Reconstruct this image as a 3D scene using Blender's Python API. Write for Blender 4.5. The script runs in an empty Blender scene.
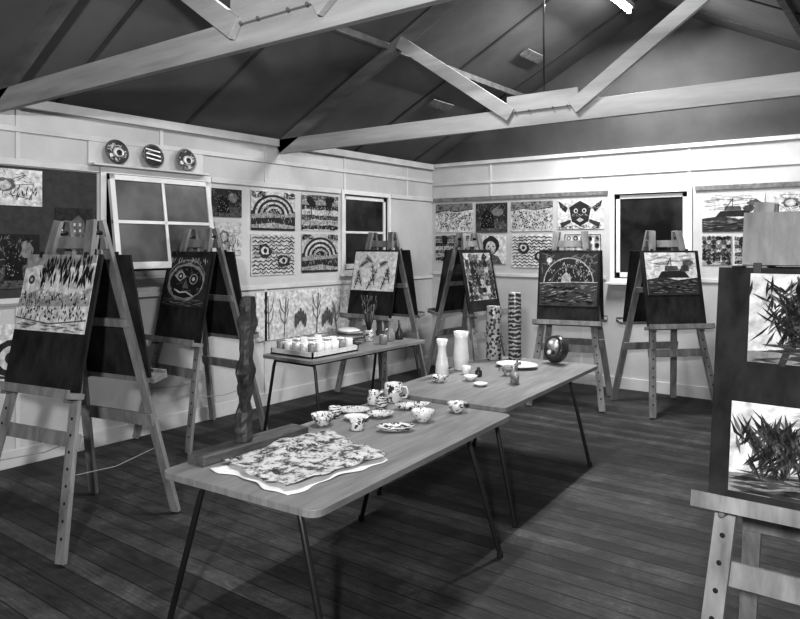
import bpy, math, random
from mathutils import Matrix, Vector
S=bpy.context.scene
S.view_settings.view_transform='Standard'
S.view_settings.look='None'
S.view_settings.exposure=.42
S.view_settings.gamma=.84
# ------------------------------------------------------------------ materials
MATS={}
def base(name,rough=.7,spec=.3):
    m=bpy.data.materials.new(name); m.use_nodes=True
    nt=m.node_tree; b=nt.nodes['Principled BSDF']
    b.inputs['Roughness'].default_value=rough
    b.inputs['Specular IOR Level'].default_value=spec
    return m,nt,b
def ramp(nt,fac,stops,interp='LINEAR'):
    r=nt.nodes.new('ShaderNodeValToRGB'); r.color_ramp.interpolation=interp
    e=r.color_ramp.elements
    while len(e)<len(stops): e.new(.5)
    for i,(p,v) in enumerate(stops):
        e[i].position=p; e[i].color=(v,v,v,1)
    nt.links.new(fac,r.inputs[0]); return r.outputs[0]
def coords(nt,kind='Object',scale=(1,1,1),rot=(0,0,0)):
    t=nt.nodes.new('ShaderNodeTexCoord'); mp=nt.nodes.new('ShaderNodeMapping')
    mp.inputs['Scale'].default_value=scale; mp.inputs['Rotation'].default_value=rot
    nt.links.new(t.outputs[kind],mp.inputs[0]); return mp.outputs[0]
def noise(nt,co,scale,detail=4,rough=.6,dist=0):
    n=nt.nodes.new('ShaderNodeTexNoise'); n.inputs['Scale'].default_value=scale
    n.inputs['Detail'].default_value=detail; n.inputs['Roughness'].default_value=rough
    n.inputs['Distortion'].default_value=dist
    nt.links.new(co,n.inputs['Vector']); return n.outputs['Fac']
def bump(nt,b,h,strength=.2,dist=.01):
    bp=nt.nodes.new('ShaderNodeBump'); bp.inputs['Strength'].default_value=strength
    bp.inputs['Distance'].default_value=dist
    nt.links.new(h,bp.inputs['Height']); nt.links.new(bp.outputs[0],b.inputs['Normal'])
def mottled(name,lo,hi,scale=8,rough=.7,stretch=(1,1,1),spec=.3,bs=.1,detail=4):
    if name in MATS: return MATS[name]
    m,nt,b=base(name,rough,spec)
    n=noise(nt,coords(nt,'Object',stretch),scale,detail)
    nt.links.new(ramp(nt,n,[(.3,lo),(.7,hi)]),b.inputs['Base Color'])
    if bs: bump(nt,b,n,bs)
    MATS[name]=m; return m
def G(v):
    v=round(v,2); return mottled('paint_grey_%02d'%int(round(v*100)),v*.5,min(v*1.3,.85),24,.8,bs=0,detail=9)
wall_m=mottled('painted_wall',.40,.56,1.1,.65,bs=.03,detail=9)
trim_m=mottled('painted_trim',.46,.60,3,.55,bs=.03)
white_frame=mottled('window_frame_paint',.58,.7,4,.5)
gable_m=mottled('gable_panel',.06,.10,1.5,.7)
ceil_m=mottled('ceiling_board',.10,.18,.9,.75,detail=7)
batten_m=mottled('ceiling_batten',.05,.08,3,.7)
beam_m=mottled('truss_timber',.26,.46,3,.6,(.3,3,3),detail=8)
rafter_m=mottled('rafter_timber',.11,.2,3,.6,(.5,3,3))
wood_m=mottled('easel_wood',.11,.27,5,.6,(3,3,.6),bs=.15,detail=8)
wood_l=mottled('pale_wood',.12,.22,6,.6,(4,4,.5),bs=.2)
dark_board=mottled('dark_board',.008,.04,6,.8,(1.5,1.5,.7),spec=.1,detail=9)
table_m=mottled('table_top',.14,.25,5,.45,(6,.6,1),.45,detail=8)
metal_m=mottled('dark_steel_tube',.01,.016,8,.35,spec=.6,bs=0)
hole_m=mottled('dark_hole',.01,.015,8,.8,bs=0)
carv_m=mottled('carved_timber',.006,.06,14,.5,(1,1,.35),bs=.8)
block_m=mottled('block_wood',.06,.13,8,.5,(5,1,5))
pinb_m=mottled('pinboard',.04,.06,20,.9)
white_cer=mottled('white_glaze',.55,.7,12,.25,spec=.6,bs=0)
dark_cer=mottled('dark_glaze',.02,.05,12,.3,spec=.4,bs=0)
grey_cer=mottled('grey_glaze',.15,.26,12,.35,spec=.5,bs=0)
cloth_m=mottled('paint_rag',.1,.4,18,.9)
cord_m=mottled('cord',.2,.3,30,.9,bs=0)
paper_m=mottled('paper',.55,.7,6,.85,bs=.02)
def glaze_pattern(name,scale,thr,kind='vor',lo=.02,hi=.55,rough=.3):
    m,nt,b=base(name,rough,.5)
    co=coords(nt)
    if kind=='vor':
        v=nt.nodes.new('ShaderNodeTexVoronoi'); v.inputs['Scale'].default_value=scale
        nt.links.new(co,v.inputs['Vector']); f=v.outputs['Distance']
    elif kind=='wave':
        v=nt.nodes.new('ShaderNodeTexWave'); v.bands_direction='Z'; v.inputs['Scale'].default_value=scale
        v.inputs['Distortion'].default_value=6; v.inputs['Detail Scale'].default_value=2
        nt.links.new(co,v.inputs['Vector']); f=v.outputs['Fac']
    else: f=noise(nt,co,scale,3,.6,1.5)
    nt.links.new(ramp(nt,f,[(0,lo),(thr,hi)],'CONSTANT'),b.inputs['Base Color'])
    return m
pat=[glaze_pattern('glaze_spots',60,.3),glaze_pattern('glaze_bands',20,.34,'wave'),
     glaze_pattern('glaze_brushwork',45,.45,'n'),glaze_pattern('glaze_blotches',30,.44,'n')]
plate_m=glaze_pattern('plate_face',22,.54,'n',.03,.45,.6)
tallpat=[glaze_pattern('carved_spots',34,.45,'vor',.03,.3),glaze_pattern('carved_waves',9,.6,'wave',.03,.32)]
m,nt,b=base('spattered_paper',.85,.2)
co=coords(nt); n1=noise(nt,co,20,8,.8,.2)
nt.links.new(ramp(nt,n1,[(0,.01),(.42,.03),(.47,.15),(.52,.48),(1,.6)]),b.inputs['Base Color']); splat=m
def pane(name,lo,hi,scale=2.5,rough=.15):
    m,nt,b=base(name,rough,.6)
    n=noise(nt,coords(nt),scale,3)
    nt.links.new(ramp(nt,n,[(.35,lo),(.7,hi)]),b.inputs['Base Color']); return m
pane_grey=pane('obscured_pane',.07,.16); pane_dark=pane('night_pane',.008,.04)
# floor
m,nt,b=base('floor_boards',.6,.25); floor_m=m
co=coords(nt)
sep=nt.nodes.new('ShaderNodeSeparateXYZ'); nt.links.new(co,sep.inputs[0])
def mth(op,a,bv=None):
    n=nt.nodes.new('ShaderNodeMath'); n.operation=op
    for i,x in enumerate([a,bv]):
        if x is None: continue
        if isinstance(x,(int,float)): n.inputs[i].default_value=x
        else: nt.links.new(x,n.inputs[i])
    return n.outputs[0]
yy=mth('MULTIPLY',sep.outputs['Y'],1/.115)
fr=mth('FRACT',yy); fl=mth('FLOOR',yy)
gap=mth('MINIMUM',fr,mth('SUBTRACT',1,fr))
wn=nt.nodes.new('ShaderNodeTexWhiteNoise'); wn.noise_dimensions='1D'; nt.links.new(fl,wn.inputs['W'])
g1=noise(nt,coords(nt,'Object',(1.5,25,1)),3,6,.75)
g2=noise(nt,co,2.2,10,.85,.4)
tot=mth('ADD',mth('MULTIPLY',wn.outputs['Value'],.12),mth('ADD',mth('MULTIPLY',g1,.4),mth('MULTIPLY',g2,.8)))
colr=ramp(nt,tot,[(.5,.012),(.64,.034),(.76,.075),(.88,.17)])
gm=ramp(nt,gap,[(0,.12),(.05,1)])
mx=nt.nodes.new('ShaderNodeMix'); mx.data_type='RGBA'; mx.blend_type='MULTIPLY'; mx.inputs[0].default_value=1
nt.links.new(colr,mx.inputs[6]); nt.links.new(gm,mx.inputs[7]); nt.links.new(mx.outputs[2],b.inputs['Base Color'])
nt.links.new(ramp(nt,g2,[(.3,.55),(.7,.8)]),b.inputs['Roughness'])
bump(nt,b,gm,.4,.005)
def emis(name,s):
    m,nt,b=base(name); b.inputs['Emission Color'].default_value=(1,1,1,1); b.inputs['Emission Strength'].default_value=s
    return m
# ------------------------------------------------------------------ mesh builder
I4=Matrix.Identity(4)
class MB:
    def __init__(s): s.v=[];s.f=[];s.fm=[];s.sm=[];s.mats=[]
    def mi(s,m):
        if m not in s.mats: s.mats.append(m)
        return s.mats.index(m)
    def add(s,vs,fs,m,M=I4,smooth=False):
        o=len(s.v); s.v+= [M@Vector(p) for p in vs]; k=s.mi(m)
        for f in fs: s.f.append([o+i for i in f]); s.fm.append(k); s.sm.append(smooth)
    def box(s,a,b,m,M=I4):
        x0,y0,z0=[min(p,q) for p,q in zip(a,b)]; x1,y1,z1=[max(p,q) for p,q in zip(a,b)]
        s.add([(x0,y0,z0),(x1,y0,z0),(x1,y1,z0),(x0,y1,z0),(x0,y0,z1),(x1,y0,z1),(x1,y1,z1),(x0,y1,z1)],
          [(0,3,2,1),(4,5,6,7),(0,1,5,4),(1,2,6,5),(2,3,7,6),(3,0,4,7)],m,M)
    def beam(s,p0,p1,w,t,m,n=(0,0,1),M=I4):
        p0=Vector(p0);p1=Vector(p1);d=(p1-p0); L=d.length; d.normalize(); n=Vector(n)
        n=(n-n.dot(d)*d).normalized(); a=d.cross(n)
        R=Matrix(((a.x,d.x,n.x,p0.x),(a.y,d.y,n.y,p0.y),(a.z,d.z,n.z,p0.z),(0,0,0,1)))
        s.box((-w/2,0,-t/2),(w/2,L,t/2),m,M@R)
    def tube(s,pts,r,m,seg=8,M=I4,r2=None,caps=True):
        pts=[Vector(p) for p in pts]; n=len(pts); ref=None; vs=[];fs=[]
        for i,p in enumerate(pts):
            d=(pts[min(i+1,n-1)]-pts[max(i-1,0)]).normalized()
            if ref is None: ref=Vector((0,0,1)) if abs(d.z)<.9 else Vector((1,0,0))
            a=(ref-ref.dot(d)*d).normalized(); ref=a; b_=d.cross(a)
            rr=r if r2 is None else r+(r2-r)*i/(n-1)
            for k in range(seg):
                t=2*math.pi*k/seg; vs.append(p+a*math.cos(t)*rr+b_*math.sin(t)*rr)
        for i in range(n-1):
            for k in range(seg):
                k2=(k+1)%seg; fs.append((i*seg+k,i*seg+k2,(i+1)*seg+k2,(i+1)*seg+k))
        if caps: fs+= [tuple(range(seg))[::-1],tuple((n-1)*seg+k for k in range(seg))]
        s.add(vs,fs,m,M,True)
    def lathe(s,prof,m,M=I4,seg=28,sx=1,sy=1,wob=0,caps=(1,1)):
        vs=[];fs=[];n=len(prof)
        for i,(r,z) in enumerate(prof):
            for k in range(seg):
                t=2*math.pi*k/seg; rr=r*(1+wob*math.sin(3*t+i))
                vs.append((rr*math.cos(t)*sx,rr*math.sin(t)*sy,z))
        for i in range(n-1):
            for k in range(seg):
                k2=(k+1)%seg; fs.append((i*seg+k,i*seg+k2,(i+1)*seg+k2,(i+1)*seg+k))
        if caps[0]: fs.append(tuple(range(seg))[::-1])
        if caps[1]: fs.append(tuple((n-1)*seg+k for k in range(seg)))
        s.add(vs,fs,m,M,True)
    def done(s,name,loc=(0,0,0),bevel=0,parent=None,rot=0):
        me=bpy.data.meshes.new(name); me.from_pydata([tuple(p) for p in s.v],[],s.f)
        for m in s.mats: me.materials.append(m)
        me.polygons.foreach_set('material_index',s.fm); me.polygons.foreach_set('use_smooth',s.sm); me.update()
        o=bpy.data.objects.new(name,me); S.collection.objects.link(o); o.location=loc; o.rotation_euler=(0,0,rot)
        if bevel:
            bm=o.modifiers.new('bevel','BEVEL'); bm.width=bevel; bm.segments=2; bm.limit_method='ANGLE'
        if parent: o.parent=parent
        return o
# ------------------------------------------------------------------ artwork
def art(mb,M,w,h,bg,shapes,thick=.003):
    """flat sheet in local XY (centre x, bottom y=0), face +Z; shapes in 0..1"""
    mb.box((-w/2,0,0),(w/2,h,thick),G(bg),M)
    lay=0
    C=lambda q:min(max(q,.0),1.)
    for sh in shapes:
        lay+=1; z=thick+.0004*min(lay,26)
        P=lambda p:((C(p[0])-.5)*w,C(p[1])*h)
        k,g=sh[0],G(sh[1])
        if k=='poly':
            pts=[P(p) for p in sh[2]]; mb.add([(x,y,z) for x,y in pts],[tuple(range(len(pts)))],g,M)
        elif k=='line':
            pts=[P(p) for p in sh[2]]; t=sh[3]*w/2
            for a,b_ in zip(pts,pts[1:]):
                dx,dy=b_[0]-a[0],b_[1]-a[1]; L=math.hypot(dx,dy)
                if L<1e-4: continue
                nx,ny=-dy/L*t,dx/L*t; ex,ey=dx/L*t*.6,dy/L*t*.6
                mb.add([(a[0]+nx-ex,a[1]+ny-ey,z),(b_[0]+nx+ex,b_[1]+ny+ey,z),(b_[0]-nx+ex,b_[1]-ny+ey,z),(a[0]-nx-ex,a[1]-ny-ey,z)],[(3,2,1,0)],g,M)
        elif k=='disc':
            for c in sh[2]:
                cx,cy=P(c[:2]); rx=c[2]*w; ry=(c[3] if len(c)>3 else c[2])*(h if len(c)>3 else w)
                n=14; mb.add([(cx+rx*math.cos(2*math.pi*i/n),cy+ry*math.sin(2*math.pi*i/n),z) for i in range(n)],[tuple(range(n))],g,M)
        elif k=='dabs':
            for (x,y,l,a,t) in sh[2]:
                ca,sa=math.cos(a)*l/2,math.sin(a)*l/2
                p0=P((x-ca,y-sa)); p1=P((x+ca,y+sa)); q=P((x+ca*.1-sa/l*t if l else x,y+ca/l*t)); q2=P((x+ca*.1+sa/l*t,y-ca/l*t))
                mb.add([(p0[0],p0[1],z),(q[0],q[1],z),(p1[0],p1[1],z),(q2[0],q2[1],z)],[(3,2,1,0)],g,M)
def arc(cx,cy,rx,ry,a0,a1,n=14): return [(cx+rx*math.cos(math.radians(a0+(a1-a0)*i/n)),cy+ry*math.sin(math.radians(a0+(a1-a0)*i/n))) for i in range(n+1)]
def dabs(R,n,x0,x1,y0,y1,l,t,a0=0,a1=3.14): return [(R.uniform(x0,x1),R.uniform(y0,y1),l*R.uniform(.6,1.3),R.uniform(a0,a1),t) for _ in range(n)]
def blob(R,cx,cy,rx,ry,n=18,j=.2): return [(cx+rx*R.uniform(1-j,1+j)*math.cos(6.283*i/n),cy+ry*R.uniform(1-j,1+j)*math.sin(6.283*i/n)) for i in range(n)]
def tree(R,x,y,h,g=.03):
    s=[('line',g,[(x,y),(x+R.uniform(-.02,.02),y+h*.6)],.02)]
    for i in range(4): s.append(('poly',g,blob(R,x+R.uniform(-.06,.06),y+h*R.uniform(.55,.9),.07,h*.2,12,.35)))
    return s
def a_crowd(R,d=.03):
    s=[('poly',.2,[(0,.7),(.3,.78),(.6,.72),(1,.8),(1,1),(0,1)]),('dabs',.04,dabs(R,30,.03,.97,.72,.98,.1,.03))]
    s+=[('dabs',d,dabs(R,110,.03,.97,.06,.66,.09,.014,1.3,1.8)),('disc',d,[(R.uniform(.04,.96),R.uniform(.12,.68),.014) for _ in range(90)]),('dabs',.25,dabs(R,60,.03,.97,.06,.66,.06,.02,1.2,1.9)),('line',.05,[(0,.7),(.3,.77),(.6,.71),(1,.8)],.012)]
    return s
def a_landscape(R):
    s=[('poly',.3,[(0,.8),(.2,.86),(.5,.8),(1,.9),(1,1),(0,1)])]
    for x in (.3,.42,.55,.66,.8,.92): s+=[('dabs',.02,dabs(R,14,x-.06,x+.06,.62,.97,.2,.026,1.3,1.85))]
    s+=[('disc',.65,[(.13,.66,.075)]),('disc',.06,[(.13,.66,.045)]),('disc',.5,[(.13,.66,.02)]),('poly',.35,[(0,.42),(.3,.55),(.7,.47),(1,.58),(1,.35),(0,.3)]),
     ('dabs',.03,dabs(R,90,.03,.97,.16,.5,.08,.012,1.3,1.85)),('dabs',.65,dabs(R,50,.25,.97,.42,.62,.06,.022,1.2,1.9)),('disc',.04,[(R.uniform(.04,.96),R.uniform(.15,.5),.01) for _ in range(60)]),('line',.12,[(0,.16),(.5,.1),(1,.17)],.012),('dabs',.15,dabs(R,25,.03,.97,.02,.12,.14,.015,-.2,.2))]
    return s
def a_face(R): return [('poly',.28,blob(R,.5,.5,.44,.38,20,.05)),('poly',.015,blob(R,.5,.5,.4,.33,20,.06)),('dabs',.2,dabs(R,30,.15,.85,.25,.78,.12,.012)),('poly',.4,[(.2,.62),(.36,.74),(.5,.6),(.36,.5)]),('disc',.3,[(.68,.56,.1,.11)]),('disc',.02,[(.36,.61,.06,.07),(.68,.56,.075,.085)]),('disc',.6,[(.36,.61,.025,.03),(.68,.56,.035,.04)]),('poly',.12,[(.5,.56),(.44,.38),(.6,.36)]),('line',.5,[(.26,.34),(.4,.28),(.55,.3),(.72,.22)],.025),('dabs',.5,dabs(R,40,.03,.97,.88,.98,.1,.014,1.2,1.9)),('line',.3,arc(.5,.5,.46,.44,20,160),.015),('dabs',.15,dabs(R,30,.02,.98,.02,.15,.2,.02,-.3,.3))]
def a_leaves(R):
    s=[]
    for x,y,a,l in [(.08,.05,75,.5),(.25,.1,115,.6),(.38,.03,60,.8),(.55,.15,105,.7),(.72,.05,70,.75),(.9,.2,110,.5),(.15,.6,30,.4),(.45,.72,150,.35),(.8,.75,200,.35)]:
        ra=math.radians(a); ex,ey=x+l*.5*math.cos(ra),y+l*.75*math.sin(ra); s.append(('line',.05,[(x,y),(ex,ey)],.018))
        for i in range(1,5):
            t=i/5; px,py=x+(ex-x)*t,y+(ey-y)*t
            for sg in (-1,1): s.append(('line',.06,[(px,py),(px+.06*math.cos(ra+sg*.7),py+.1*math.sin(ra+sg*.7))],.012))
    return s
def a_hill(R):
    s=[('dabs',.12,dabs(R,40,.02,.98,.5,.98,.2,.03)),('poly',.3,arc(.5,.42,.44,.5,0,180)),('poly',.02,arc(.5,.42,.42,.475,0,180)),('poly',.1,arc(.5,.42,.3,.33,0,180)),('poly',.02,arc(.5,.42,.28,.305,0,180)),
     ('poly',.35,[(.38,.42),(.38,.56),(.46,.64),(.54,.56),(.54,.42)]),('disc',.5,[(.16,.86,.05)]),('poly',.05,[(0,0),(0,.42),(1,.46),(1,0)]),('dabs',.3,dabs(R,60,.05,.95,.08,.4,.12,.012,0,.5)),('dabs',.45,dabs(R,90,.12,.88,.46,.88,.05,.012,1,2)),('line',.45,[(0,.42),(.5,.45),(1,.45)],.012),('dabs',.01,dabs(R,30,.05,.95,.02,.36,.2,.03,-.2,.3))]
    return s
def a_ship(R): return [('dabs',.3,dabs(R,35,.03,.97,.6,.97,.25,.03,-.2,.3)),('poly',.04,[(0,0),(0,.36),(.3,.42),(.6,.34),(1,.4),(1,0)]),('poly',.02,[(.22,.4),(.3,.55),(.74,.57),(.84,.4)]),('poly',.08,[(.36,.56),(.38,.68),(.62,.68),(.64,.57)]),('line',.03,[(.5,.66),(.5,.88),(.38,.6)],.012),('poly',.06,blob(R,.76,.62,.1,.09,14,.3)),('poly',.1,blob(R,.84,.76,.1,.08,14,.3)),('dabs',.3,dabs(R,45,.03,.97,.04,.34,.14,.012,-.2,.2)),('dabs',.01,dabs(R,30,.03,.97,.04,.34,.18,.02,-.2,.2))]
def a_tree(R):
    s=[('poly',.2,[(0,0),(0,.12),(.5,.2),(1,.12),(1,0)]),('dabs',.3,dabs(R,30,.4,.98,.5,.97,.25,.04,-.2,.5)),('line',.03,[(.2,.0),(.24,.2),(.27,.42),(.3,.6)],.04)]
    for i in range(330):
        a=R.uniform(.7,2.5); l=R.uniform(.08,.26); cx,cy=.3+R.gauss(0,.09),.52+R.uniform(-.36,.28)
        s.append(('dabs',R.choice([.01,.015,.02,.04,.1]),[(cx+l*.3*math.cos(a),cy+l*.4*math.sin(a),l,a,.018)]))
    for i in range(80):
        a=R.uniform(.2,2.2); l=R.uniform(.08,.22); s.append(('dabs',R.choice([.05,.12,.25]),[(.78+R.uniform(-.18,.18)+l*.3*math.cos(a),.26+R.uniform(-.1,.12)+l*.5*math.sin(a),l,a,.022)]))
    s.append(('dabs',.06,dabs(R,80,.1,.99,.02,.22,.2,.03,-.3,.4))); return s
def a_brush(R):
    s=[('poly',.2,[(0,0),(0,.2),(.4,.28),(1,.16),(1,0)]),('dabs',.06,dabs(R,80,.05,.95,.02,.24,.25,.04,-.2,.4)),('dabs',.35,dabs(R,30,.3,.98,.55,.97,.25,.05,-.2,.5))]
    for i in range(190):
        a=R.uniform(.9,2.2); l=R.uniform(.12,.38); s.append(('dabs',R.choice([.015,.02,.05,.12]),[(.28+l*.3*math.cos(a)+R.gauss(0,.09),.22+l*.5*math.sin(a)+R.uniform(-.05,.4),l,a,.024)]))
    for i in range(60):
        a=R.uniform(.6,2.4); l=R.uniform(.12,.3); s.append(('dabs',R.choice([.07,.18]),[(.74+R.uniform(-.15,.15)+l*.4*math.cos(a),.3+l*.5*math.sin(a),l,a,.03)]))
    return s
def a_houses(R):
    s=[('poly',.1,[(0,0),(0,.3),(1,.25),(1,0)]),('poly',.02,[(.1,.2),(.1,.6),(.22,.78),(.34,.6),(.34,.2)]),('poly',.12,[(.42,.2),(.42,.62),(.6,.8),(.78,.62),(.78,.2)])]
    for x,y in [(.14,.3),(.24,.3),(.14,.45),(.24,.45),(.47,.3),(.62,.3),(.47,.48),(.62,.48)]: s.append(('poly',.5,[(x,y),(x,y+.08),(x+.06,y+.08),(x+.06,y)]))
    s+=tree(R,.9,.2,.6)+[('dabs',.05,dabs(R,40,.02,.98,.82,.98,.12,.02,0,3)),('dabs',.5,dabs(R,40,.02,.98,.02,.2,.08,.012,0,3)),('dabs',.03,dabs(R,50,.02,.98,.02,.25,.08,.015,1,2))]
    return s
def a_arches(R):
    s=[('poly',.03,[(0,0),(0,.5),(1,.5),(1,0)]),('dabs',.4,dabs(R,60,.03,.97,.04,.46,.1,.012,1.2,1.9))]
    for k,g in enumerate((.03,.5,.03,.45,.02,.4,.02)):
        s.append(('poly',g,arc(.5,.42,.47-.055*k,.5-.06*k,0,180,18)))
    s+=[('dabs',.5,dabs(R,40,.3,.7,.44,.62,.05,.012)),('dabs',.03,dabs(R,90,.1,.9,.44,.85,.05,.012)),('poly',.3,[(0,.4),(.3,.46),(.7,.42),(1,.48),(1,.36),(0,.3)]),('dabs',.03,dabs(R,60,.03,.97,.3,.46,.06,.012,1,2)),
        ('poly',.35,[(0,.14),(.5,.2),(1,.12),(1,.05),(0,.06)]),('dabs',.03,dabs(R,70,.03,.97,.05,.18,.05,.012,1,2)),('dabs',.03,dabs(R,30,.02,.3,.85,.98,.1,.02)),('dabs',.03,dabs(R,30,.7,.98,.85,.98,.1,.02))]
    return s
def a_strata(R):
    s=[]
    for k in range(7):
        y0=.02+k*.14; g=[.02,.35,.06,.5,.03,.3,.1][k]
        pts=[(i/8,y0+R.uniform(-.02,.03)) for i in range(9)]+[(1-i/8,y0+.13+R.uniform(-.02,.02)) for i in range(9)]
        s.append(('poly',g,pts)); s.append(('dabs',.5 if g<.2 else .02,dabs(R,45,.02,.98,y0+.01,y0+.11,.06,.012,1.1,2)))
    s+=tree(R,.25,.45,.5,.02)+tree(R,.75,.5,.45,.02); return s
def a_collage(R):
    s=[]
    for i in range(7):
        for j in range(6):
            s.append(('poly',R.choice([.02,.03,.05,.15,.4]),blob(R,.08+j*.165,.07+i*.14,.09,.075,9,.4)))
    s+=[('dabs',.5,dabs(R,90,.03,.97,.03,.97,.07,.012)),('dabs',.02,dabs(R,160,.03,.97,.03,.97,.12,.016))]
    return s
def a_mask(R): return [('poly',.03,[(.32,.25),(.26,.72),(.5,.93),(.74,.72),(.68,.25),(.5,.1)]),('disc',.5,[(.41,.6,.05),(.59,.6,.05)]),('disc',.02,[(.41,.6,.025),(.59,.6,.025)]),('poly',.5,[(.42,.3),(.5,.22),(.58,.3),(.5,.38)]),('poly',.04,[(.24,.7),(.02,.95),(.06,.72),(.18,.55)]),('poly',.04,[(.76,.7),(.98,.95),(.94,.72),(.82,.55)]),('dabs',.4,dabs(R,20,.08,.3,.62,.85,.08,.012)),('dabs',.4,dabs(R,20,.7,.92,.62,.85,.08,.012)),('poly',.05,[(.1,.05),(.3,.22),(.3,.32),(.06,.2)]),('poly',.05,[(.9,.05),(.7,.22),(.7,.32),(.94,.2)]),('dabs',.04,dabs(R,40,.04,.96,.02,.14,.1,.02,0,3)),('dabs',.5,dabs(R,24,.32,.68,.42,.5,.05,.012))]
def a_portrait(R): return [('poly',.03,blob(R,.5,.62,.27,.32,18,.12)),('disc',.5,[(.5,.56,.17,.23)]),('disc',.02,[(.43,.6,.025),(.58,.6,.025)]),('line',.04,[(.5,.58),(.48,.5),(.52,.5)],.012),('line',.06,[(.43,.42),(.5,.39),(.58,.42)],.02),('poly',.1,[(.15,0),(.28,.25),(.45,.33),(.55,.33),(.75,.25),(.88,0)]),('dabs',.45,dabs(R,20,.25,.75,.03,.25,.08,.012))]
def a_grid(R):
    s=[]
    for i in range(5):
        for j in range(5):
            s.append(('disc',.04 if (i+j)%2 else .2,[(.12+i*.19,.12+j*.19,.065)])); s.append(('disc',.6,[(.12+i*.19,.12+j*.19,.03)]))
    s.append(('line',.03,[(.02,.02),(.98,.02),(.98,.98),(.02,.98),(.02,.02)],.02))
    s.append(('dabs',.05,dabs(R,60,.03,.97,.03,.97,.05,.012)))
    return s
def a_dark(R): return [('poly',.08,[(0,0),(0,.35),(.4,.5),(1,.3),(1,0)]),('poly',.2,blob(R,.7,.7,.16,.16)),('dabs',.25,dabs(R,70,.03,.97,.03,.97,.16,.014,0,3)),('poly',.015,[(.15,.15),(.2,.6),(.35,.8),(.55,.6),(.6,.15)]),('dabs',.5,dabs(R,30,.2,.55,.2,.7,.05,.012,0,3)),('dabs',.01,dabs(R,40,.03,.97,.03,.97,.2,.02,0,3))]
def a_lines(R):
    s=[]
    for i in range(10):
        y=.06+i*.095; s.append(('line',R.choice([.02,.04,.1]),[(.03+j*.0587,y+(.03 if j%2 else -.02)*R.uniform(.3,1.5)) for j in range(17)],.018))
    s+=[('dabs',.03,dabs(R,110,.04,.96,.04,.96,.07,.014,0,3)),('poly',.04,blob(R,.3,.6,.14,.17)),('poly',.04,blob(R,.72,.35,.16,.14)),('poly',.5,blob(R,.3,.6,.09,.1)),('poly',.5,blob(R,.72,.35,.1,.08)),('disc',.02,[(.3,.6,.04),(.72,.35,.04)])]; return s
def a_sketch(R): return [('line',.1,[(R.uniform(.1,.9),R.uniform(.1,.9)) for _ in range(9)],.01),('dabs',.1,dabs(R,40,.08,.92,.08,.92,.12,.014,0,3)),('poly',.15,blob(R,.4,.55,.17,.2)),('poly',.5,blob(R,.4,.55,.1,.13)),('dabs',.04,dabs(R,16,.5,.9,.2,.5,.2,.02,1,2))]
def a_plants(R):
    s=[]
    for x,l,lean in [(.12,.9,-.01),(.27,.85,.02),(.62,.9,.02),(.85,.6,-.02)]:
        s.append(('line',.12,[(x,.03),(x+lean,l)],.01))
        for t in (.35,.6):
            for sg in (-1,1): s.append(('line',.14,[(x+lean*t,l*t),(x+sg*.03,l*t+.12),(x+sg*.045,l*t+.32)],.007))
    for cx,cy in ((.44,.35),(.74,.3)):
        for k in range(5): s.append(('poly',.1,blob(R,cx+.025*(k-2),cy+.06*(2-abs(k-2)),.015,.16,8,.1)))
    return s
def a_swirl(R): return [('disc',.03,[(.3,.6,.28,.3),(.75,.45,.2,.3)]),('disc',.5,[(.3,.6,.2,.22),(.75,.45,.14,.2)]),('disc',.03,[(.3,.6,.12,.13),(.75,.45,.07,.1)]),('line',.05,[(.1,.1),(.5,.2),(.95,.08)],.03)]
# ------------------------------------------------------------------ room shell
W,LY,ZT=6.0,9.7,2.74
slope=.515; RX=3.0; ZR=ZT+slope*RX
mb=MB(); mb.box((-.15,-LY-.15,-.1),(W+.15,.15,0),floor_m); mb.done('floor')
def wall_x(name,x0,x1,holes,ya,yb,m):
    mb=MB(); y=ya
    for (h0,h1,z0,z1) in sorted(holes):
        mb.box((x0,y,0),(x1,h0,ZT),m); mb.box((x0,h0,0),(x1,h1,z0),m); mb.box((x0,h0,z1),(x1,h1,ZT),m); y=h1
    mb.box((x0,y,0),(x1,yb,ZT),m); return mb.done(name)
W1=(-4.77,-3.77,1.42,2.23); W2=(-1.82,-1.0,1.35,2.23)
wall_x('wall_left',-.12,0,[W1,W2],-LY,0,wall_m)
wall_x('wall_right',W,W+.12,[],-LY,0,wall_m)
BW=(2.54,3.34,1.26,2.22)
for y0,y1,nm,hole in [(0,.12,'wall_back',BW),(-LY-.12,-LY,'wall_near',None)]:
    mb=MB()
    if hole:
        mb.box((-.12,y0,0),(hole[0],y1,ZT),wall_m); mb.box((hole[1],y0,0),(W+.12,y1,ZT),wall_m)
        mb.box((hole[0],y0,0),(hole[1],y1,hole[2]),wall_m); mb.box((hole[0],y0,hole[3]),(hole[1],y1,ZT),wall_m)
    else: mb.box((-.12,y0,0),(W+.12,y1,ZT),wall_m)
    mb.add([(-.12,y0,ZT),(W+.12,y0,ZT),(RX,y0,ZR+.06),(-.12,y1,ZT),(W+.12,y1,ZT),(RX,y1,ZR+.06)],[(0,1,2),(5,4,3),(0,3,4,1),(1,4,5,2),(2,5,3,0)],gable_m)
    mb.done(nm)
mb=MB()
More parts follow.
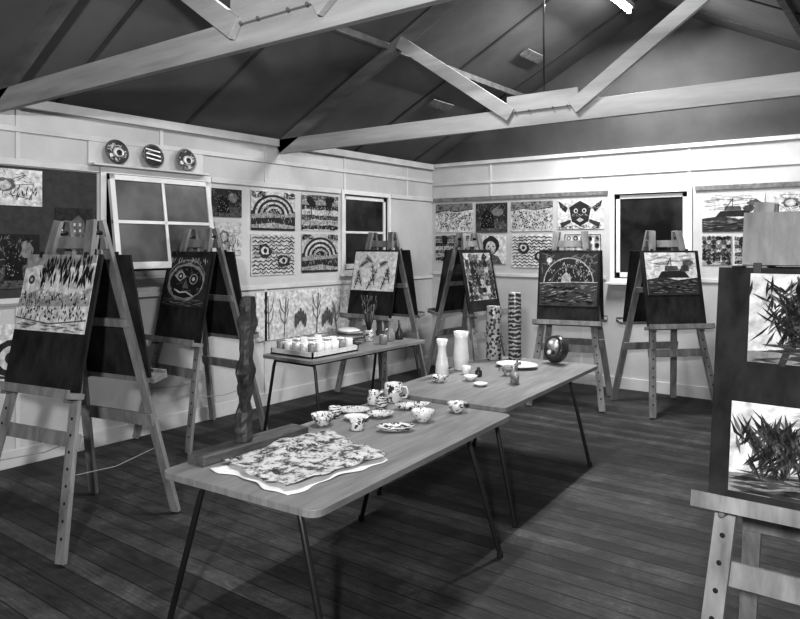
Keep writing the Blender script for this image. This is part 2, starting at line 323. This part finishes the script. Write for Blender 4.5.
for sx in (0,1):
    f=lambda x: x if sx==0 else W-x
    a=(f(-.15),ZT-.15*slope); r=(RX,ZR); t=.06
    vs=[]
    for y in (-LY-.12,.12): vs+=[(a[0],y,a[1]),(r[0],y,r[1]),(r[0],y,r[1]+t),(a[0],y,a[1]+t)]
    mb.add(vs,[(0,1,2,3),(7,6,5,4),(0,4,5,1),(1,5,6,2),(2,6,7,3),(3,7,4,0)],ceil_m)
    for i in range(9):
        y=-.45-i*1.18
        mb.beam((f(.02),y,ZT+.02*slope-.006),(RX,y,ZR-.006),.03,.012,batten_m,(0,0,1))
    for xx in (1.45,):
        mb.beam((f(xx),-LY,ZT+xx*slope-.03),(f(xx),0,ZT+xx*slope-.03),.05,.06,rafter_m,(0,0,1))
for (x,y) in [(1.0,-1.3),(1.95,-.9)]:
    z=ZT+x*slope-.03
    mb.beam((x-.05,y,z-.026),(x+.05,y,z+.026),.42,.02,G(.2),(0,0,1))
mb.done('ceiling')
def truss(y):
    mb=MB(); h=.15; t=.045
    mb.beam((.02,y,2.66),(W-.02,y,2.66),t,h,beam_m,(0,0,1))
    n=(0,0,1)
    for f in (lambda x:x, lambda x:W-x):
        mb.beam((f(.02),y,ZT-.095),(f(RX),y,ZR-.1),t,.13,rafter_m,n)
        mb.beam((f(1.62),y-.045,3.46),(f(2.74),y-.045,2.68),.04,.11,beam_m,n)
    mb.box((2.7,y-.05,2.70),(3.3,y-.024,2.83),beam_m)
    mb.tube([(RX,y,2.7),(RX,y,ZR-.05)],.008,metal_m)
    for x in (2.78,2.9,3.1,3.22): mb.tube([(x,y-.06,2.7),(x,y-.05,2.7)],.009,rafter_m,8)
    mb.done('roof_truss',bevel=.004)
for y in (-2.85,-5.65,-8.45): truss(y)
mb=MB()
def tr(a,b,m=trim_m):
    mb.box(a,b,m)
tr((0,-LY,2.23),(.022,W1[0]-.06,2.28)); tr((0,W1[1]+.06,2.23),(.022,W2[0]-.06,2.28)); tr((0,W2[1]+.06,2.23),(.022,0,2.28))
tr((0,-LY,2.48),(.018,0,2.52)); tr((0,-LY,2.66),(.05,0,2.735))
tr((0,-LY,1.19),(.018,0,1.23))
for i in range(8): 
    y=-.6-i*1.22
    if not(W1[0]-.1<y<W1[1]+.1 or W2[0]-.1<y<W2[1]+.1): tr((0,y,0),(.01,y+.035,1.19))
    tr((0,y,2.28),(.01,y+.035,2.66))
mb.done('trim_1',bevel=.003)
mb=MB()
tr((.03,-.022,2.22),(BW[0]-.08,0,2.27),G(.2)); tr((BW[1]+.08,-.022,2.22),(W,0,2.27),G(.2))
tr((.06,-.018,2.44),(W,0,2.47)); tr((.06,-.03,2.69),(W,0,2.735))
tr((.03,-.018,1.24),(BW[0]-.1,0,1.28)); tr((BW[1]+.1,-.018,1.24),(W,0,1.28))
for i in range(5):
    x=.9+i*1.22
    if not BW[0]-.1<x<BW[1]+.1: tr((x,-.01,.15),(x+.035,0,1.24))
    tr((x,-.01,2.27),(x+.035,0,2.69))
mb.done('trim_2',bevel=.003)
mb=MB(); mb.box((0,-LY,0),(.02,0,.13),trim_m); mb.done('baseboard_left',bevel=.003)
mb=MB(); mb.box((.02,-.02,0),(W,0,.13),trim_m); mb.done('baseboard_back',bevel=.003)
def window(name,M,w,h,pm,tilt=0,mull=(1,1),sill=.06):
    """local: x along wall, y up, z into room; origin bottom centre"""
    mb=MB(); f=.05
    for a,b_ in [((-w/2-f,-f,-.10),(w/2+f,0,.025)),((-w/2-f,h,-.10),(w/2+f,h+f,.025)),((-w/2-f,0,-.10),(-w/2,h,.025)),((w/2,0,-.10),(w/2+f,h,.025))]:
        mb.box(a,b_,white_frame,M)
    mb.box((-w/2-f-.02,-f-.02,0),(w/2+f+.02,-f+.005,sill),white_frame,M)
    R=M@Matrix.Translation((0,h,-.03 if not tilt else .045))@Matrix.Rotation(tilt,4,'X')
    g=.045; a=.01
    hw=w/2-a if not tilt else w/2
    mb.box((-hw,-h+a,-.018),(hw,-h+a+g*1.3,.018),white_frame,R); mb.box((-hw,-g-a,-.018),(hw,-a,.018),white_frame,R)
    mb.box((-hw,-h+a,-.018),(-hw+g,-a,.018),white_frame,R); mb.box((hw-g,-h+a,-.018),(hw,-a,.018),white_frame,R)
    for i in range(mull[0]):
        x=-hw+2*hw*(i+1)/(mull[0]+1); mb.box((x-.014,-h+a,-.014),(x+.014,-a,.014),white_frame,R)
    for i in range(mull[1]):
        y=-h+h*(i+1)/(mull[1]+1); mb.box((-hw,y-.014,-.014),(hw,y+.014,.014),white_frame,R)
    mb.box((-hw+.02,-h+.03,-.004),(hw-.02,-.03,.004),pm,R)
    if tilt: mb.box((-w/2,0,-.095),(w/2,h,-.09),pane_dark,M)
    return mb.done(name,bevel=.002)
ML=lambda y,z,x=0: Matrix(((0,0,1,x),(1,0,0,y),(0,1,0,z),(0,0,0,1)))
MBk=lambda x,z,y=0: Matrix(((1,0,0,x),(0,0,-1,y),(0,1,0,z),(0,0,0,1)))
window('window_1',ML((W1[0]+W1[1])/2,W1[2]),W1[1]-W1[0],W1[3]-W1[2],pane_grey,tilt=-math.radians(9))
window('window_2',ML((W2[0]+W2[1])/2,W2[2]),W2[1]-W2[0],W2[3]-W2[2],pane_dark,mull=(0,1))
window('window_3',MBk((BW[0]+BW[1])/2,BW[2]),BW[1]-BW[0],BW[3]-BW[2],pane_dark,mull=(0,0),sill=.12)
# ------------------------------------------------------------------ wall art
R=random.Random(5)
def hang(name,M,w,h,bg,fn,mount=None):
    mb=MB()
    art(mb,M@Matrix.Translation((0,0,.003)),w,h,bg,fn(R)); return mb.done(name)
def hl(y0,y1,z0,z1,bg,fn,name='child_painting',x=.004): hang(name,ML((y0+y1)/2,z0,x),y1-y0,z1-z0,bg,fn)
def hb(x0,x1,z0,z1,bg,fn,name='child_painting'): hang(name,MBk((x0+x1)/2,z0,-.004),x1-x0,z1-z0,bg,fn)
mb=MB(); mb.box((0.002,-7.2,1.25),(.03,-4.86,2.22),pinb_m); mb.box((.002,-7.2,1.21),(.045,-4.86,1.25),trim_m); mb.done('pinboard')
hl(-5.75,-5.3,1.93,2.2,.62,a_sketch,x=.032); hl(-5.2,-4.9,1.66,1.93,.03,a_houses,x=.032)
hl(-5.62,-5.32,1.32,1.72,.02,a_dark,x=.032); hl(-6.2,-5.7,1.35,1.85,.05,a_houses,x=.032); hl(-5.25,-4.92,1.3,1.6,.04,a_dark,x=.032)
hl(-3.70,-3.34,1.91,2.18,.03,a_dark); hl(-3.70,-3.34,1.54,1.86,.5,a_sketch)
hl(-3.22,-2.61,1.79,2.19,.5,a_arches); hl(-3.22,-2.61,1.33,1.75,.5,a_lines)
hl(-2.51,-1.93,1.80,2.19,.5,a_strata); hl(-2.51,-1.93,1.34,1.76,.4,a_arches)
hl(-3.15,-1.75,.66,1.16,.6,a_plants,'plant_frieze'); hl(-6.0,-5.35,.6,1.06,.6,a_swirl)
hb(.07,.65,1.81,2.19,.6,a_crowd); hb(.70,1.16,1.80,2.18,.04,a_dark); hb(1.21,1.78,1.81,2.18,.5,a_crowd); hb(1.84,2.41,1.83,2.19,.6,a_mask)
hb(.07,.60,1.42,1.77,.55,a_strata); hb(.70,1.14,1.40,1.77,.6,a_portrait); hb(1.22,1.78,1.36,1.77,.62,a_lines); hb(1.93,2.39,1.34,1.77,.62,a_grid)
hb(3.49,4.09,1.78,2.17,.6,a_ship); hb(4.14,4.6,1.93,2.17,.6,a_sketch); hb(3.49,3.78,1.43,1.74,.5,a_collage); hb(3.81,4.09,1.43,1.73,.6,a_strata); hb(4.14,4.6,1.45,1.88,.5,a_dark); hb(4.7,5.3,1.75,2.17,.6,a_landscape)
# shelf with plates
mb=MB(); mb.box((.002,-4.92,2.282),(.10,-3.80,2.30),trim_m); mb.box((.002,-4.92,2.30),(.012,-3.80,2.50),trim_m); mb.done('plate_shelf',bevel=.003)
def dplate(y,kind):
    mb=MB(); M=Matrix.Translation((.052,y,2.303+.104))@Matrix.Rotation(math.radians(80),4,'Y')
    mb.lathe([(.0,-.012),(.07,-.01),(.10,.006),(.104,.012),(.098,.014),(.085,.010)],dark_cer,M,36,caps=(1,0))
    mb.lathe([(.085,.010),(.06,.002),(.0,.001)],plate_m if kind!=1 else dark_cer,M,36,caps=(0,1))
    if kind==1:
        for yy_ in (-.03,.0,.03): mb.beam((-.02+yy_*.3,-.07,.010),(.0+yy_*.3,.07,.010),.012,.006,white_cer,(0,0,1),M@Matrix.Translation((yy_,0,0)))
    else:
        mb.lathe([(.045,.004),(.032,.008),(0,.008)],white_cer,M@Matrix.Translation((.0,.02,0)),18,1,1.2)
        mb.lathe([(.026,.008),(.02,.011),(0,.011)],dark_cer,M@Matrix.Translation((.004,.024,0)),14)
        mb.lathe([(.02,.004),(.015,.008),(0,.008)],white_cer,M@Matrix.Translation((.03,-.05,0)),12)
    mb.done('decorated_plate')
for k,y in enumerate((-4.70,-4.36,-4.02)): dplate(y,k)
# ------------------------------------------------------------------ easels
def easel(x,y,yaw,fw=.36,tw=.14,s=.40,H=1.77,papers=(),board=(.31,.92,1.6),back_board=True,top_panel=False,string=False,seed=0):
    mb=MB(); hy=.03
    Ls=math.hypot(s-hy,H); U=Vector((0,(s-hy)/Ls,H/Ls)); N=Vector((0,-U.z,U.y))
    mats=[]
    for side in (0,1):
        F=Matrix(((1,0,0,0),(0,U.y,N.y,-s),(0,U.z,N.z,0.012),(0,0,0,1)))
        if side: F=Matrix.Rotation(math.pi,4,'Z')@F
        mats.append(F)
        hwid=lambda q: fw+(tw-fw)*q/Ls
        for sg in (-1,1):
            mb.beam((sg*fw,0,0),(sg*tw,Ls,0),.062,.026,wood_m,(0,0,1),F)
            for q in [.12+.085*i for i in range(8)]:
                mb.tube([(sg*hwid(q),q,.0128),(sg*hwid(q),q,.0142)],.0085,hole_m,8,F)
        for q,hh in ((1.68,.07),(1.2,.05),(.60,.075)):
            w=hwid(q)+.03; mb.box((-w,q-hh/2,-.033),(w,q+hh/2,-.0135),wood_m,F)
        tq=board[1]-.07; w=max(hwid(tq)+.05,board[0]+.03)
        mb.box((-w,tq-.03,.014),(w,tq,.11),wood_m,F); mb.box((-w,tq-.03,.11),(w,tq+.018,.122),wood_m,F)
        for sg in (-1,1): mb.tube([(sg*(hwid(tq-.04)),tq-.045,.0),(sg*(hwid(tq-.04)),tq-.045,.07)],.009,wood_l,8,F)
        if side==0 or back_board:
            mb.box((-board[0],tq+.001,.016),(board[0],board[2],.030),dark_board,F)
            for px in (-board[0]*.6,board[0]*.6): mb.box((px-.012,board[2]-.02,.030),(px+.012,board[2]+.015,.04),metal_m,F)
        if top_panel and side==0: mb.box((-tw-.06,1.59,.014),(tw+.06,1.77,.028),wood_l,F)
    for sg in (-1,1):
        mb.tube([(sg*(tw+.005),-.05,H-.06),(sg*(tw+.005),.05,H-.06)],.012,metal_m)
    if string:
        z=.42; yy=s-.05
        mb.tube([(fw-.06,-yy+.06,z),(fw-.06,0,z-.03),(fw-.06,yy-.06,z)],.003,cord_m,6)
        mb.tube([(-fw+.06,-yy+.06,z),(-fw+.06,0,z-.03),(-fw+.06,yy-.06,z)],.003,cord_m,6)
    e=mb.done('easel',(x,y,0),bevel=.003,rot=yaw)
    Wm=Matrix.Translation((x,y,0))@Matrix.Rotation(yaw,4,'Z')@mats[0]
    for (px,q0,w,h,bg,fn) in papers:
        pm=MB(); RR=random.Random(seed+int(q0*100)); art(pm,Wm@Matrix.Translation((px,q0,.0325)),w,h,bg,fn(RR)); pm.done('easel_painting')
    return e
easel(1.44,-5.77,.18,papers=[(-.01,1.16,.58,.44,.6,a_landscape)],string=True,seed=1)
easel(.42,-4.13,0,papers=[(0,1.13,.56,.42,.03,a_face)],string=True,seed=2)
easel(.50,-1.72,0,fw=.33,papers=[(0,1.14,.60,.44,.8,a_leaves)],seed=3)
easel(1.04,-.76,math.radians(84),fw=.33,papers=[(0,1.0,.52,.56,.4,a_collage)],seed=4)
easel(2.42,-.97,math.radians(15),papers=[(0,1.02,.58,.55,.03,a_hill)],seed=5)
easel(3.29,-.70,math.radians(46),fw=.34,papers=[(0,1.16,.54,.42,.6,a_ship)],seed=6)
easel(5.13,-5.25,0,fw=.31,tw=.17,board=(.30,.90,1.58),papers=[(.05,1.27,.5,.29,.5,a_tree),(.02,.86,.52,.28,.55,a_brush),(.09,1.60,.26,.11,.35,a_dark)],top_panel=True,seed=7)
# ------------------------------------------------------------------ tables
def table(cx,cy,rot,Wd,L,shelf=True,far=.12,inset=.08):
    mb=MB(); r=.05; pts=[]
    for (sx,sy,a0) in [(1,1,0),(-1,1,90),(-1,-1,180),(1,-1,270)]:
        for i in range(6):
            a=math.radians(a0+i*18); pts.append((sx*(Wd/2-r)+r*math.cos(a),sy*(L/2-r)+r*math.sin(a)))
    n=len(pts)
    mb.add([(x,y,.672) for x,y in pts]+[(x,y,.70) for x,y in pts],[tuple(range(n))[::-1],tuple(range(n,2*n))]+[(i,(i+1)%n,n+(i+1)%n,n+i) for i in range(n)],table_m)
    ax=Wd/2-inset; fx=Wd/2+.03; yn,yf=-L/2+.10,L/2-far
    mb.tube([(-ax,yn,.657),(-ax,yf,.657),(ax,yf,.657),(ax,yn,.657),(-ax,yn,.657)],.013,metal_m)
    for sy,ye in ((-1,yn),(1,yf)):
        for sx in (-1,1):
            mb.tube([(sx*(ax-.05),ye,.655),(sx*ax,ye+sy*.003,.645),(sx*(ax+.015),ye+sy*.005,.60),(sx*fx,ye+sy*.03,.012)],.0135,metal_m,10)
            mb.tube([(sx*fx,ye+sy*.03,.0),(sx*fx,ye+sy*.03,.03)],.017,hole_m,10)
        mb.tube([(-ax,ye,.645),(ax,ye,.645)],.012,metal_m)
    if shelf:
        for i in range(9):
            x=-ax+.05+i*(2*ax-.1)/8; mb.tube([(x,yn+.25,.60),(x,yf-.2,.60)],.004,metal_m,6)
        for y in (yn+.25,0,yf-.2):
            mb.tube([(-ax,y,.65),(-ax+.05,y,.6),(ax-.05,y,.6),(ax,y,.65)],.006,metal_m,6)
    return mb.done('work_table',(cx,cy,0),bevel=.004,rot=rot)
table(3.20,-5.31,math.radians(4.0),.84,1.70,far=.26,inset=.16)
table(2.955,-3.49,math.radians(3.6),.90,1.75,False,far=.36,inset=.12)
table(1.14,-3.02,0,.62,1.62,False)
# ------------------------------------------------------------------ ceramics
Z=.7008
def pot(name,x,y,prof,m,z=Z,sx=1,sy=1,rot=0,extra=None,inner=None,wob=0):
    mb=MB(); mb.lathe(prof,m,sx=sx,sy=sy,wob=wob)
    if extra: extra(mb)
    return mb.done(name,(x,y,z),rot=rot)
def bowlp(r,h,t=.006): return [(r*.45,0),(r*.5,.004),(r*.8,h*.45),(r,h),(r-t,h),(r*.78-t,h*.45),(r*.4,.012),(0,.011)]
def cupp(r,h,t=.004): return [(r*.85,0),(r*.95,.005),(r,h*.5),(r*.97,h),(r*.97-t,h),(r-t*1.5,h*.5),(r*.8,.01),(0,.009)]
def handle(r,h,side=1):
    def f(mb):
        mb.tube([(side*(r*.93),0,h*.82),(side*(r+.022),0,h*.8),(side*(r+.033),0,h*.52),(side*(r+.02),0,h*.25),(side*r*.93,0,h*.22)],.006,white_cer,8)
    return f
pot('patterned_bowl',2.88,-5.24,bowlp(.062,.06),pat[2]); pot('small_cup',2.82,-5.08,cupp(.034,.06),pat[1])
pot('shallow_dish',2.82,-4.93,bowlp(.075,.02),pat[0],sx=1.3,rot=.6); pot('shallow_dish',2.95,-5.05,bowlp(.06,.022),white_cer,sx=1.2,rot=.3)
pot('small_cup',3.08,-5.2,cupp(.038,.06),pat[3]); pot('shallow_dish',3.01,-4.92,bowlp(.06,.025),pat[2],sx=1.3,rot=1)
def spout(mb): mb.beam((.03,0,.06),(.06,0,.085),.02,.012,white_cer)
pot('small_jug',2.80,-4.72,[(.025,0),(.036,.01),(.04,.035),(.028,.065),(.03,.085),(.026,.085),(.024,.065),(.0,.06)],pat[0],extra=spout)
pot('small_jug',2.89,-4.76,[(.025,0),(.034,.01),(.036,.03),(.028,.05),(.03,.065),(.026,.065),(.0,.05)],pat[1])
pot('patterned_mug',2.84,-4.58,cupp(.055,.11),pat[3],extra=handle(.055,.11),rot=.5)
boat=[(.02,0),(.035,.005),(.05,.03),(.046,.03),(.03,.01),(0,.009)]
pot('boat_dish',3.04,-4.66,boat,pat[2],sx=2.2,rot=.9); pot('boat_dish',3.25,-5.1,boat,pat[1],sx=2.0,rot=.75)
pot('patterned_bowl',3.25,-4.86,bowlp(.062,.06),pat[0]); pot('patterned_bowl',3.29,-4.58,bowlp(.055,.055),pat[3])
pot('tall_vase',2.60,-3.43,[(.045,0),(.055,.01),(.06,.1),(.052,.19),(.05,.24),(.058,.29),(.052,.29),(.044,.24),(.0,.2)],white_cer)
pot('waisted_vase',2.62,-3.72,[(.045,0),(.05,.01),(.045,.09),(.03,.17),(.03,.21),(.042,.265),(.036,.265),(.024,.21),(0,.2)],white_cer)
pot('small_bowl',2.73,-3.92,bowlp(.055,.045),pat[2]); pot('small_bowl',2.87,-3.74,bowlp(.05,.035),white_cer); pot('shallow_dish',3.02,-3.86,bowlp(.05,.02),white_cer)
pot('ink_bottle',2.84,-3.58,[(.022,0),(.025,.004),(.025,.04),(.012,.05),(.012,.065),(0,.066)],dark_cer)
pot('small_cup',2.72,-3.55,cupp(.034,.06),white_cer)
def animal(name,x,y,rot,s=1):
    mb=MB()
    mb.lathe([(.0,-.055),(.02,-.05),(.028,-.02),(.026,.02),(.03,.04),(.015,.06),(0,.062)],grey_cer,Matrix.Translation((0,0,.05))@Matrix.Rotation(math.pi/2,4,'Y'),16)
    for sx in (-.03,.035):
        for sy in (-.015,.015): mb.tube([(sx,sy,.04),(sx,sy*1.2,0)],.009,grey_cer,8,r2=.008)
    mb.tube([(.04,0,.06),(.06,0,.09),(.085,0,.092)],.018,grey_cer,10,r2=.01)
    mb.tube([(.058,.01,.1),(.055,.014,.118)],.006,grey_cer,6,r2=.002); mb.tube([(.058,-.01,.1),(.055,-.014,.118)],.006,grey_cer,6,r2=.002)
    mb.tube([(-.05,0,.06),(-.07,0,.05),(-.075,0,.03)],.006,grey_cer,6,r2=.003)
    mb.done(name,(x,y,Z),rot=rot)
animal('clay_animal_figure',3.17,-3.66,2.2); animal('clay_animal_figure',3.0,-3.42,.6)
pot('oval_platter',2.88,-3.07,[(.09,0),(.1,.004),(.165,.022),(.17,.026),(.16,.026),(.1,.01),(0,.009)],white_cer,sx=1.05,sy=.85,rot=-.3)
mb=MB(); M=Matrix.Translation((0,0,.112))@Matrix.Rotation(math.radians(-25),4,'Z')@Matrix.Rotation(math.radians(72),4,'X')
mb.lathe([(0,-.07),(.06,-.065),(.1,-.03),(.112,.01),(.1,.045),(.09,.05),(0,.045)],dark_cer,M)
mb.lathe([(.0,.047),(.055,.05),(.078,.051),(0,.052)],grey_cer,M)
for a,rr in ((.5,.03),(2.2,.03),(4.2,.026),(5.4,.02)): mb.lathe([(.02,.05),(.016,.055),(0,.056)],white_cer if rr>.025 else dark_cer,M@Matrix.Translation((.045*math.cos(a),.045*math.sin(a),0)),12,1.3)
mb.done('painted_round_pot',(3.06,-2.74,Z+.002))
def cylv(x,y,h,r,m):
    pot('tall_carved_cylinder',x,y,[(r*.95,0),(r,.01),(r*.97,h*.3),(r*1.03,h*.6),(r*.94,h-.01),(r*.9,h),(r*.78,h),(r*.8,h*.8),(0,h*.78)],m,wob=.02)
cylv(2.56,-2.86,.44,.062,tallpat[0]); cylv(2.69,-2.74,.55,.054,tallpat[1])
def sheet(name,c,z0,seed,m,amp,n=34):
    R=random.Random(seed); ph=[R.uniform(0,6) for _ in range(6)]; vs=[];fs=[]
    for i in range(n+1):
        for j in range(n+1):
            u,v=i/n,j/n
            x=(1-u)*(1-v)*c[0][0]+u*(1-v)*c[1][0]+u*v*c[2][0]+(1-u)*v*c[3][0]
            y=(1-u)*(1-v)*c[0][1]+u*(1-v)*c[1][1]+u*v*c[2][1]+(1-u)*v*c[3][1]
            e=.012; x+=e*math.sin(9*v+ph[0])+e*.6*math.sin(23*v+ph[1]); y+=e*math.sin(8*u+ph[2])+e*.6*math.sin(21*u+ph[3])
            z=z0+amp*(.5+.5*math.sin(8*u+ph[4]+3*v))*(.5+.5*math.sin(7*v+ph[5]-4*u))+amp*.12*(1+math.sin(31*u+17*v+ph[0]))+amp*.1*R.random()
            vs.append((x,y,z))
    for i in range(n):
        for j in range(n):
            a=i*(n+1)+j; fs.append((a,a+n+1,a+n+2,a+1))
    mb=MB(); mb.add(vs,fs,m,smooth=True); o=mb.done(name)
    sl=o.modifiers.new('thick','SOLIDIFY'); sl.thickness=.0015; sl.offset=1
sheet('drying_paper',[(2.995,-6.05),(3.48,-6.07),(3.52,-5.5),(3.03,-5.36)],.7015,1,paper_m,.006)
sheet('spattered_painting',[(2.975,-5.98),(3.45,-6.06),(3.50,-5.52),(2.99,-5.33)],.7125,2,splat,.018)
mb=MB(); mb.box((2.84,-6.05,Z),(2.955,-5.42,Z+.042),block_m); mb.done('wooden_block',bevel=.006)
mb=MB(); R=random.Random(9); vs=[];fs=[];n=30;seg=10
for i in range(n+1):
    t=i/n; z=t*.66; w=.036+.007*math.sin(t*17)+.004*math.sin(t*41); d=.030+.006*math.cos(t*13)
    for k in range(seg):
        a=2*math.pi*k/seg; rr=1+R.uniform(-.1,.1); c,s_=math.cos(a),math.sin(a)
        f=(abs(c)**4+abs(s_)**4)**-.25
        vs.append((w*c*f*rr+.022*t,d*s_*f*rr,z))
for i in range(n):
    for k in range(seg): k2=(k+1)%seg; fs.append((i*seg+k,i*seg+k2,(i+1)*seg+k2,(i+1)*seg+k))
fs.append(tuple(range(seg))[::-1]); fs.append(tuple(n*seg+k for k in range(seg)))
mb.add(vs,fs,carv_m)
mb.done('carved_wood_sculpture',(2.89,-5.78,Z+.043),rot=.9,bevel=.002)
mb=MB(); tx0,tx1,ty0,ty1=.86,1.36,-3.74,-3.16
mb.box((tx0,ty0,Z),(tx1,ty1,Z+.012),white_cer)
for a,b_ in [((tx0,ty0,Z),(tx1,ty0+.012,Z+.05)),((tx0,ty1-.012,Z),(tx1,ty1,Z+.05)),((tx0,ty0,Z),(tx0+.012,ty1,Z+.05)),((tx1-.012,ty0,Z),(tx1,ty1,Z+.05))]: mb.box(a,b_,white_cer)
for i in range(5):
    for j in range(6):
        M=Matrix.Translation((tx0+.065+i*.093,ty0+.06+j*.092,Z+.013)); mb.lathe([(.03,0),(.034,.005),(.04,.1),(.037,.1),(.03,.06),(0,.06)],white_cer if (i*3+j)%4 else grey_cer,M,16)
        mb.lathe([(.0,.061),(.031,.062),(0,.063)],G([.05,.2,.4,.6][(i+2*j)%4]),M,14)
mb.done('paint_pot_tray')
mb=MB()
for k in range(8):
    R=random.Random(30+k); 
    mb.lathe([(.02,0),(.11+R.uniform(-.02,.02),.004),(.13+R.uniform(-.02,.02),.012),(.1,.02),(0,.022)],[cloth_m,white_cer,grey_cer][k%3],Matrix.Translation((1.02+R.uniform(-.03,.03),-2.93+R.uniform(-.03,.03),Z+.002+k*.018))@Matrix.Rotation(R.uniform(0,3),4,'Z')@Matrix.Rotation(R.uniform(-.05,.05)*(k>0),4,'X'),18,1.25,.9,.07)
mb.done('pile_of_paint_palettes')
def brushes(x,y,n,seed,name='brush_jar'):
    R=random.Random(seed); mb=MB(); mb.lathe([(.038,0),(.042,.005),(.042,.11),(.038,.11),(.036,.08),(0,.08)],pat[2] if seed%2 else grey_cer)
    for i in range(n):
        a=R.uniform(0,6.28); r=R.uniform(.01,.03); L=R.uniform(.26,.38); dx,dy=r*2.2*math.cos(a),r*2.2*math.sin(a)
        p0=Vector((r*.3*math.cos(a),r*.3*math.sin(a),.085)); p1=p0+Vector((dx,dy,L-.085)); mb.tube([p0,p1],.004,wood_l if i%2 else metal_m,6)
        p2=p1+(p1-p0)*.09; p3=p1+(p1-p0)*.28; mb.tube([p1,p2,p3],.010,dark_cer,6,r2=.005)
    mb.done(name,(x,y,Z))
brushes(1.04,-2.62,15,3); brushes(.92,-2.48,9,4)
pot('glass_bottle',1.2,-2.5,[(.05,0),(.055,.008),(.055,.08),(.014,.12),(.014,.18),(.017,.185),(0,.186)],grey_cer)
pot('glass_bottle',1.2,-2.34,[(.035,0),(.04,.008),(.045,.05),(.012,.12),(.012,.19),(0,.191)],dark_cer)
pot('paint_jar',1.28,-2.70,cupp(.04,.09),grey_cer); pot('paint_jar',1.1,-2.38,cupp(.038,.1),white_cer)
# ------------------------------------------------------------------ lamps
def tube_lamp(y0,y1,e,x=3.0,z=4.0,s=60):
    mb=MB(); mb.box((x-.04,y0-.03,z+.035),(x+.04,y1+.03,z+.09),trim_m)
    for y in (y0,y1): mb.box((x-.02,y-.015,z-.02),(x+.02,y+.015,z+.04),trim_m)
    mb.tube([(x,y0,z),(x,y1,z)],.019,emis('fluorescent_glow',s),12)
    for y in (y0+.1,y1-.1): mb.tube([(x,y,z+.08),(x,y,ZR-.01)],.006,metal_m)
    mb.done('fluorescent_lamp')
    l=bpy.data.lights.new('tube_light','AREA'); l.shape='RECTANGLE'; l.size=.08; l.size_y=y1-y0; l.energy=e
    o=bpy.data.objects.new('tube_light',l); S.collection.objects.link(o); o.location=(x,(y0+y1)/2,z-.03)
tube_lamp(-2.1,-.86,150,s=40)
tube_lamp(-5.3,-4.1,75,s=20)  # added tube above the view, invented to light the tables and shade beneath them
l=bpy.data.lights.new('flood_light','SPOT'); l.energy=740; l.spot_size=math.radians(120); l.spot_blend=.6; l.shadow_soft_size=.1
o=bpy.data.objects.new('flood_light',l); S.collection.objects.link(o); o.location=(5.7,-9.0,2.2)
o.rotation_euler=(Vector((1.6,-2.4,2.1))-o.location).to_track_quat('-Z','Y').to_euler()
w=bpy.data.worlds.new('night'); S.world=w; w.use_nodes=True
w.node_tree.nodes['Background'].inputs[0].default_value=(.02,.02,.02,1); w.node_tree.nodes['Background'].inputs[1].default_value=.3
# ------------------------------------------------------------------ camera
c=bpy.data.cameras.new('camera'); c.sensor_width=36; c.lens=31.5; c.shift_y=-.0806; c.clip_start=.05
o=bpy.data.objects.new('camera',c); S.collection.objects.link(o); o.location=(5.392,-7.918,1.64); o.rotation_euler=(math.pi/2,0,math.atan2(.6,.8)); S.camera=o
